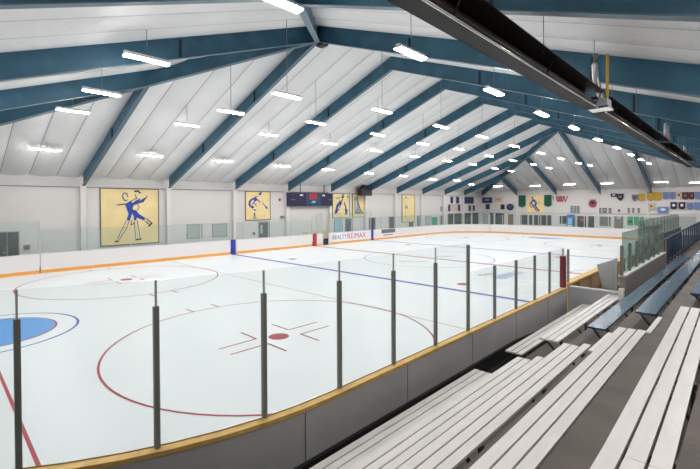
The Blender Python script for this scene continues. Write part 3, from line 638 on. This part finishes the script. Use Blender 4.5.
mural(8.20, 5.72, 2.45, 5.15, 'yellow mural of a blue hockey player on the end wall between green banners', lambda st, bl: (bl([(.2, .5), (.34, .8), (.5, .74), (.62, .5), (.5, .36)], 0), bl(oval(.33, .86, .06, .05), 1), bl([(.3, .5), (.36, .66), (.5, .6), (.46, .44)], 2), st([(.5, .4), (.6, .28), (.74, .1)], .08, 1), st([(.34, .4), (.5, .26), (.6, .1)], .07, 0), st([(.2, .6), (.18, .42), (.3, .3)], .04, 1), st([(.5, .7), (.7, .56), (.86, .56)], .02, 1)), 'end')
# ------------------------------------------------------------------ scoreboard & hanging box
t = thing('scoreboard', 'long navy scoreboard with a red centre panel on the far wall', 'scoreboard', (26.12, 15.5, 3.7))
MB().box(23.17, 29.22, 15.42, 15.56, 3.72, 5.06).build('board_body', 'navy', t)
MB().box(25.52, 27.52, 15.412, 15.42, 3.74, 5.04).build('centre_panel', 'railing', t)
MB().box(25.97, 26.97, 15.40, 15.412, 4.42, 5.0).build('red_clock_panel', 'scorered', t)
text_obj('clock_digits', '0:00', .42, facing_far(26.47, 4.70, 15.398), 'redpad', t)
for (x, w) in ((24.92, .38), (27.87, .38)): MB().box(x-w/2, x+w/2, 15.405, 15.42, 4.74, 4.90).build('name_plate', 'scorewhite', t)
for (x, w) in ((23.87, .55), (28.82, .4)): MB().box(x-w/2, x+w/2, 15.405, 15.42, 4.32, 4.42).build('score_bar', 'adgrey', t)
g = MB(); g.poly([(26.12, 15.40, 4.05), (26.62, 15.40, 4.02), (26.87, 15.40, 4.25), (26.57, 15.40, 4.2), (26.47, 15.40, 4.34), (26.37, 15.40, 4.18)]); g.build('logo_mark', 'cyan', t)
for x in (24.82, 28.02): MB().box(x-.03, x+.03, 15.46, 15.52, 5.06, 6.05).build('hanger', 'steel_dark', t)
t = thing('hanging_speaker_box', 'black speaker box hung near the wall above the narrow mural', 'speaker', (33.82, 15.0, 5))
MB().box(32.97, 34.77, 14.7, 15.35, 4.86, 5.72).build('speaker_body', 'black', t)
MB().hexa([(33.32,14.9,5.72),(34.42,14.9,5.72),(34.42,15.3,5.72),(33.32,15.3,5.72)], [(33.62,15.0,6.2),(34.12,15.0,6.2),(34.12,15.2,6.2),(33.62,15.2,6.2)]).build('bracket', 'black', t)
# ------------------------------------------------------------------ doors and windows of the far wall
dn = [1]; wn = [1]
def door_far(x0, x1, zt, m, label, z0=0, handle=True, isdoor=True):
    nm = 'door_%d' % dn[0] if isdoor else 'window_%d' % wn[0]
    if isdoor: dn[0] += 1
    else: wn[0] += 1
    o = struct(MB().box(x0, x1, WY-.03, WY-.001, z0, zt).build(nm, m), label)
    f = MB(); w = .06
    f.box(x0-w, x0, WY-.05, WY-.001, z0, zt+w); f.box(x1, x1+w, WY-.05, WY-.001, z0, zt+w); f.box(x0-w, x1+w, WY-.05, WY-.002, zt, zt+w)
    if not isdoor: f.box(x0-w, x1+w, WY-.06, WY-.002, z0-w, z0)
    f.build('door_frame' if isdoor else 'window_frame', 'frame', o)
    if isdoor and handle:
        MB().box(x1-.14, x1-.06, WY-.07, WY-.03, .98, 1.06).build('door_handle', 'postlight', o)
    return o
o = door_far(.9, 2.2, 2.25, 'darkglass', 'dark glazed door at the left edge'); o2 = door_far(2.28, 2.78, 2.25, 'darkglass', 'narrow dark side light beside the left door', isdoor=False, z0=.05)
door_far(13.5, 14.7, 2.25, 'greywin', 'grey shuttered window, left of a pair', z0=1.2, isdoor=False)
door_far(15.7, 16.95, 2.22, 'greywin', 'grey shuttered window, right of a pair', z0=1.2, isdoor=False)
o = door_far(20.25, 21.35, 2.22, 'door', 'slate door under the speed skater mural'); MB().box(20.40, 20.62, WY-.045, WY-.03, 1.2, 2.0).build('glass_panel', 'greywin', o)
door_far(29.9, 31.05, 2.18, 'doorblue', 'pale blue door right of the scoreboard')
door_far(31.6, 32.65, 2.22, 'door', 'slate door under the hockey mural'); door_far(35.6, 36.65, 2.22, 'door', 'slate door right of the narrow mural')
door_far(39.4, 40.55, 2.22, 'door', 'slate door before the tall pale mural'); door_far(43.6, 44.5, 2.12, 'door', 'slate door at the tall pale mural')
door_far(45.5, 46.6, 2.2, 'door', 'slate door past the tall pale mural'); door_far(47.5, 48.8, 2.1, 'greywin', 'pale window near the far corner', z0=.9, isdoor=False)
door_far(49.1, 50.4, 1.95, 'poolgreen', 'green notice window near the far corner', z0=.9, isdoor=False); door_far(51.2, 52.2, 2.1, 'door', 'dark door before the corner windows')
for k, (a, b) in enumerate(((53.4, 54.9), (55.2, 58.0), (58.4, 60.6), (61.0, 63.0))): door_far(a, b, 2.35, 'darkglass', 'dark corner window, %s from the left' % ORD[k], z0=.3, isdoor=False)
tag(MB().box(3.02, 3.34, WY-.1, WY, 1.15, 1.42).build('wall_box', 'adgrey'), 'small dark box on the wall right of the left door', 'box')
tag(MB().box(51.3, 52.3, WY-.06, WY, 2.75, 3.5).build('notice_frame', 'frame'), 'grey framed notice high on the wall before the corner windows', 'notice')
tag(MB().tube([(22.6, WY-.08, 4.35), (22.6, WY+.01, 4.35)], .14, 16).build('alarm_bell', 'banner_red'), 'small red-brown alarm disc between mural and scoreboard', 'alarm')
tag(MB().box(22.7, 23.0, WY-.25, WY-.001, 2.62, 2.75).build('wall_bracket', 'adgrey'), 'small dark bracket on the wall below the alarm disc', 'bracket')
tag(MB().box(19.6, 19.78, WY-.08, WY-.001, 1.15, 1.35).build('wall_box', 'adgrey'), 'small dark box on the wall left of the slate door', 'box')
for k, x in enumerate((24.2, 25.4, 26.6)):
    t = thing('white_chair', 'cream seat back showing above the far boards, %s from the left' % ORD[k], 'chair', (x, 13.6, 0), 'cream seats behind the far boards')
    MB().box(x-.3, x+.3, 13.85, 13.92, .42, 1.25).build('backrest', 'banner_cream', t); MB().box(x-.3, x+.3, 13.4, 13.85, .38, .44).build('seat', 'banner_cream', t)
    for sx in (-.25, .25):
        for sy in (13.45, 13.86): MB().box(x+sx-.02, x+sx+.02, sy-.02, sy+.02, -.03, .38).build('leg', 'frame', t)
# ------------------------------------------------------------------ end wall: windows, doors, boards, banners
XB = WXE-.14
def end_panel(y0, y1, z0, z1, m, name, label, frame=True, door=None):
    o = struct(MB().box(WXE-.03, WXE-.001, y1, y0, z0, z1).build(name, m), label)
    if frame:
        f = MB(); w = .06
        f.box(WXE-.05, WXE-.002, y0, y0+w, z0, z1+w); f.box(WXE-.05, WXE-.002, y1-w, y1, z0, z1+w); f.box(WXE-.05, WXE-.002, y1, y0, z1, z1+w)
        f.build('door_frame' if door else 'window_frame', 'trimwhite', o)
    return o
W = lambda *a, **k: (wn.__setitem__(0, wn[0]+1), end_panel(*a[:5], 'window_%d' % (wn[0]-1), a[5], **k))[1]
D = lambda *a, **k: (dn.__setitem__(0, dn[0]+1), end_panel(*a[:5], 'door_%d' % (dn[0]-1), a[5], door=True, **k))[1]
W(15.5, 14.5, .3, 2.2, 'greywin', 'grey window at the corner of the end wall')
W(14.3, 13.6, .3, 2.3, 'darkglass', 'narrow dark window near the corner of the end wall')
W(13.3, 11.8, .3, 2.3, 'darkglass', 'wide dark window left of the brown door')
D(11.2, 10.3, 0, 2.2, 'brown', 'brown wooden door in the end wall')
for k, (a, b) in enumerate(((9.2, 8.1), (7.9, 7.35), (7.15, 6.5), (6.4, 5.3), (5.2, 4.6))): W(a, b, .6, 2.12, 'darkglass', 'dark window under the hockey mural, %s from the left' % ORD[k])
W(3.45, 2.5, .9, 2.04, 'darkglass', 'dark square window right of the green banner')
o = D(1.1, -.05, 0, 2.1, 'darkglass', 'dark doorway with a red sign'); s_ = MB().box(WXE-.06, WXE-.035, .1, .75, 1.35, 1.75).build('door_sign', 'banner_red', o); s_['label'] = 'red sign'
D(-.3, -1.05, 0, 2.1, 'darkglass', 'narrow dark door right of the doorway with the sign')
W(-1.75, -3.05, .75, 2.07, 'adgrey', 'grey slatted service window under the small frames')
o = D(-3.45, -4.5, 0, 2.12, 'taupe', 'taupe door in the end wall'); MB().box(WXE-.05, WXE-.032, -4.2, -3.75, 1.75, 2.1).build('door_window', 'banner_cream', o)
o = W(-4.95, -6.25, .95, 2.12, 'poolgreen', 'green lit window right of the taupe door'); MB().box(WXE-.05, WXE-.035, -5.5, -5.05, 1.3, 1.6).build('dark_shape', 'black', o)
W(-6.35, -6.75, .95, 2.12, 'poolgreen', 'narrow green window right of the green lit window')
W(-8.6, -12.0, .5, 2.25, 'greywin', 'long pale window at the right of the end wall')
tag(MB().box(WXE-.05, WXE-.001, -7.9, -7.0, 1.1, 1.9).build('poster', 'pink'), 'pale pink poster right of the green windows', 'poster')
t = thing('vending_machine', 'blue vending machine with a pale front by the end wall', 'vending machine', (63.1, 1.75, 0))
MB().box(62.75, 63.45, 1.3, 2.2, -.035, 2.25).build('cabinet', 'machine', t); MB().box(62.72, 62.75, 1.5, 2.0, .9, 1.8).build('front_panel', 'cyan', t); MB().box(62.72, 62.75, 1.45, 2.05, .1, .8).build('lower_panel', 'trimwhite', t)
def banner(yl, yr, zt, zb, m, label, shape='tail', mark=None, group='banners on the end wall'):
    """hanging banner on the end wall; yl>yr"""
    t = thing('wall_banner', label, 'banner', (WXE-.16, (yl+yr)/2, zb), group)
    ym = (yl+yr)/2; dz = (zt-zb)*.16; x = WXE-.17
    if shape == 'tail': pts = [(yl, zt), (yl, zb+dz), (yl+(ym-yl)*.5, zb+dz*.3), (ym, zb), (yr+(ym-yr)*.5, zb+dz*.3), (yr, zb+dz), (yr, zt)]
    elif shape == 'shield': pts = [(yl, zt), (yl, zb+(zt-zb)*.45), (yl+(ym-yl)*.5, zb+dz), (ym, zb), (yr+(ym-yr)*.5, zb+dz), (yr, zb+(zt-zb)*.45), (yr, zt)]
    elif shape == 'round': pts = [(ym+(yl-ym)*math.cos(a*math.pi/8), (zt+zb)/2+(zt-zb)/2*math.sin(a*math.pi/8)) for a in range(16)]
    else: pts = [(yl, zt), (yl, zb), (yr, zb), (yr, zt)]
    g = MB(); n = len(pts); g.poly([(x, a, b) for a, b in pts]); g.poly([(x+.02, a, b) for a, b in pts][::-1])
    for i in range(n):
        a, b = pts[i], pts[(i+1) % n]; g.poly([(x, *a), (x+.02, *a), (x+.02, *b), (x, *b)])
    g.build('banner_cloth', m, t)
    MB().box(x-.01, x+.17, yr-.03, yl+.03, zt, zt+.03).build('banner_rod', 'frame', t)
    if mark:
        h = (zt-zb); g = MB()
        g.poly([(x-.006, ym+(yl-ym)*.5*math.cos(a*math.pi/5), zt-h*.42+h*.2*math.sin(a*math.pi/5)) for a in range(10)])
        g.build('banner_emblem', mark, t)
    return t
# far wall, near corner (two rows)
def banner_far(x0, x1, zt, zb, m, label):
    t = thing('wall_banner', label, 'banner', ((x0+x1)/2, WY-.1, zb), 'banners on the far wall by the corner')
    MB().box(x0, x1, WY-.09, WY-.07, zb, zt).build('banner_cloth', m, t); MB().box(x0-.05, x1+.05, WY-.1, WY, zt, zt+.04).build('banner_rod', 'frame', t)
for (a, b, zt, zb, m, lab) in ((54.1, 54.8, 4.95, 3.95, 'banner_navy', 'small navy banner, first on the far wall near the corner'), (55.7, 56.6, 4.95, 3.95, 'banner_navy', 'small navy banner, second on the far wall near the corner'),
                               (57.5, 61.3, 4.95, 3.9, 'banner_navy', 'wide navy banner on the far wall near the corner'), (53.4, 54.0, 3.75, 2.75, 'banner_purple', 'purple banner in the lower row, first from the left'),
                               (56.2, 57.0, 3.75, 2.75, 'banner_purple', 'purple banner in the lower row, second from the left'), (59.6, 60.4, 3.6, 2.7, 'banner_purple', 'purple banner in the lower row, third from the left'), (61.0, 61.7, 3.6, 2.7, 'banner_purple', 'purple banner in the lower row, closest to the corner'),
                               (54.4, 55.9, 3.75, 2.85, 'banner_cream', 'cream banner between the first two purple banners')):
    banner_far(a, b, zt, zb, m, lab)
banner(15.5, 13.8, 4.9, 4.0, 'banner_navy', 'navy banner on the end wall next to the corner', 'rect', 'banner_blue')
banner(13.4, 12.0, 4.85, 4.15, 'banner_cream', 'cream banner on the end wall with a gold emblem', 'rect', 'banner_yellow')
banner(14.9, 14.2, 3.8, 2.95, 'banner_navy', 'small navy banner below the navy one near the corner', 'rect')
banner(12.35, 11.7, 3.75, 2.95, 'banner_black', 'small dark banner above the brown door, left one', 'rect')
banner(11.4, 10.2, 3.85, 2.8, 'banner_navy', 'round dark navy emblem above the brown door', 'round', 'banner_purple')
banner(9.45, 8.35, 5.15, 3.3, 'banner_green', 'dark green banner left of the hockey mural', 'tail')
banner(5.6, 4.55, 5.15, 3.4, 'banner_green', 'dark green banner right of the hockey mural', 'tail')
t = thing('wall_lettering', 'red outlined wide letters on the end wall', 'lettering', (WXE-.05, 3.4, 4.4))
ME = Matrix.Translation((WXE-.03, 3.4, 4.45)) @ Matrix.Rotation(math.radians(-90), 4, 'Z') @ Matrix.Rotation(math.radians(90), 4, 'X')
text_obj('lettering', 'W', 1.35, ME, 'banner_red', t, .02)
text_obj('lettering', 'W', 1.35, Matrix.Translation((0, -.42, 0)) @ ME, 'banner_red', t, .015); text_obj('lettering', 'W', 1.35, Matrix.Translation((0, .42, 0)) @ ME, 'banner_red', t, .012)
banner(-.35, -1.4, 4.4, 3.35, 'banner_red', 'round red and black emblem in the middle of the end wall', 'round', 'banner_black')
banner(-3.05, -3.75, 5.2, 4.75, 'banner_black', 'small black banner with a white mark above the taupe door', 'rect', 'scorewhite')
banner(-3.75, -4.55, 5.15, 4.2, 'banner_black', 'black shield banner above the taupe door', 'shield', 'banner_grey')
banner(-5.45, -6.1, 5.0, 4.1, 'banner_grey', 'purple-grey shield banner left of the gold banners', 'shield', 'banner_purple')
banner(-6.2, -6.85, 5.1, 4.15, 'banner_yellow', 'small gold banner, first of the gold banners', 'tail')
banner(-7.1, -7.85, 5.25, 4.2, 'banner_yellow', 'gold banner just left of the widest gap, second gold one', 'tail', 'banner_yellow')
banner(-7.9, -8.6, 5.25, 4.2, 'banner_yellow', 'gold banner touching the light blue banners, third gold one', 'tail', 'banner_yellow')
banner(-8.75, -9.35, 5.25, 4.35, 'banner_blue', 'light blue banner right of the gold ones, left of two', 'tail', 'banner_grey')
banner(-9.4, -10.0, 5.25, 4.35, 'banner_blue', 'light blue banner left of the cream one, right of two', 'tail', 'banner_grey')
banner(-10.1, -10.55, 5.25, 4.35, 'banner_cream', 'narrow cream banner between blue and maroon', 'tail', 'banner_maroon')
banner(-10.65, -11.25, 5.2, 4.3, 'banner_maroon', 'maroon banner right of the cream banner', 'tail', 'banner_grey')
banner(-11.3, -11.8, 5.2, 4.3, 'banner_maroon', 'maroon banner next to the rightmost blue banner', 'tail', 'banner_red')
banner(-11.85, -12.7, 5.2, 4.3, 'banner_blue', 'light blue banner at the right end of the top row', 'tail')
banner(-9.5, -10.15, 4.0, 3.1, 'banner_black', 'black banner in the lower row, left of two', 'tail', 'scorewhite')
banner(-10.3, -10.95, 4.0, 3.1, 'banner_black', 'black banner in the lower row, right of two', 'tail', 'scorewhite')
banner(-11.1, -11.7, 3.95, 3.1, 'banner_blue', 'light blue banner in the lower row, left of two', 'tail', 'banner_grey')
banner(-11.75, -12.4, 3.95, 3.1, 'banner_blue', 'light blue banner in the lower row, right of two', 'tail')
banner(-8.2, -9.3, 3.4, 2.65, 'banner_blue', 'blue and white sign below the light blue banners', 'rect', 'scorewhite')
banner(-7.2, -7.9, 3.85, 3.05, 'banner_cream', 'pale orange printed shirt banner below the gold ones', 'rect', 'banner_red')
# trophy / plaque boards
t = thing('plaque_board', 'grey honours board with rows of plaques over the vending machine', 'board', (WXE-.05, 1.45, 2.4))
MB().box(WXE-.05, WXE-.001, .75, 2.05, 2.5, 3.55).build('board_back', 'greywin', t)
for i in range(3):
    for j in range(4): MB().box(WXE-.06, WXE-.05, .84+i*.41, 1.12+i*.41, 2.56+j*.25, 2.72+j*.25).build('plaque', 'adgrey', t)
for k, y in enumerate((-1.75, -2.3, -2.95)):
    t = thing('wall_frame', 'narrow dark framed plaque above the service window, %s of three' % ORD[k], 'frame', (WXE-.04, y, 2.5), 'narrow framed plaques on the end wall')
    w = .16 if k != 1 else .26
    MB().box(WXE-.04, WXE-.001, y-w, y+w, 2.55, 3.25).build('frame_border', 'adgrey', t); MB().box(WXE-.046, WXE-.04, y-w+.06, y+w-.06, 2.7, 3.1).build('plaque', 'frame', t)
for k, y in enumerate((-5.1, -5.6, -6.2)):
    t = thing('wall_frame', 'narrow brown framed plaque above the green window, %s of three' % ORD[k], 'frame', (WXE-.04, y, 2.5), 'narrow framed plaques on the end wall')
    MB().box(WXE-.04, WXE-.001, y-.12, y+.12, 2.6, 3.25).build('frame_border', 'banner_grey', t); MB().box(WXE-.046, WXE-.04, y-.06, y+.06, 2.7, 3.1).build('plaque', 'frame', t)
tag(MB().box(WXE-.1, WXE-.001, -4.1, -3.9, 2.75, 3.05).build('wall_speaker', 'black'), 'tiny black wall speaker over the taupe door', 'speaker')
# ------------------------------------------------------------------ world and colour management
w = bpy.data.worlds.new('world'); S.world = w; w.use_nodes = True
w.node_tree.nodes['Background'].inputs[0].default_value = (.5, .55, .6, 1); w.node_tree.nodes['Background'].inputs[1].default_value = .2
S.view_settings.view_transform = 'Standard'; S.view_settings.look = 'None'; S.view_settings.gamma = 1; S.view_settings.use_curve_mapping = False
S.view_settings.exposure = 0.22
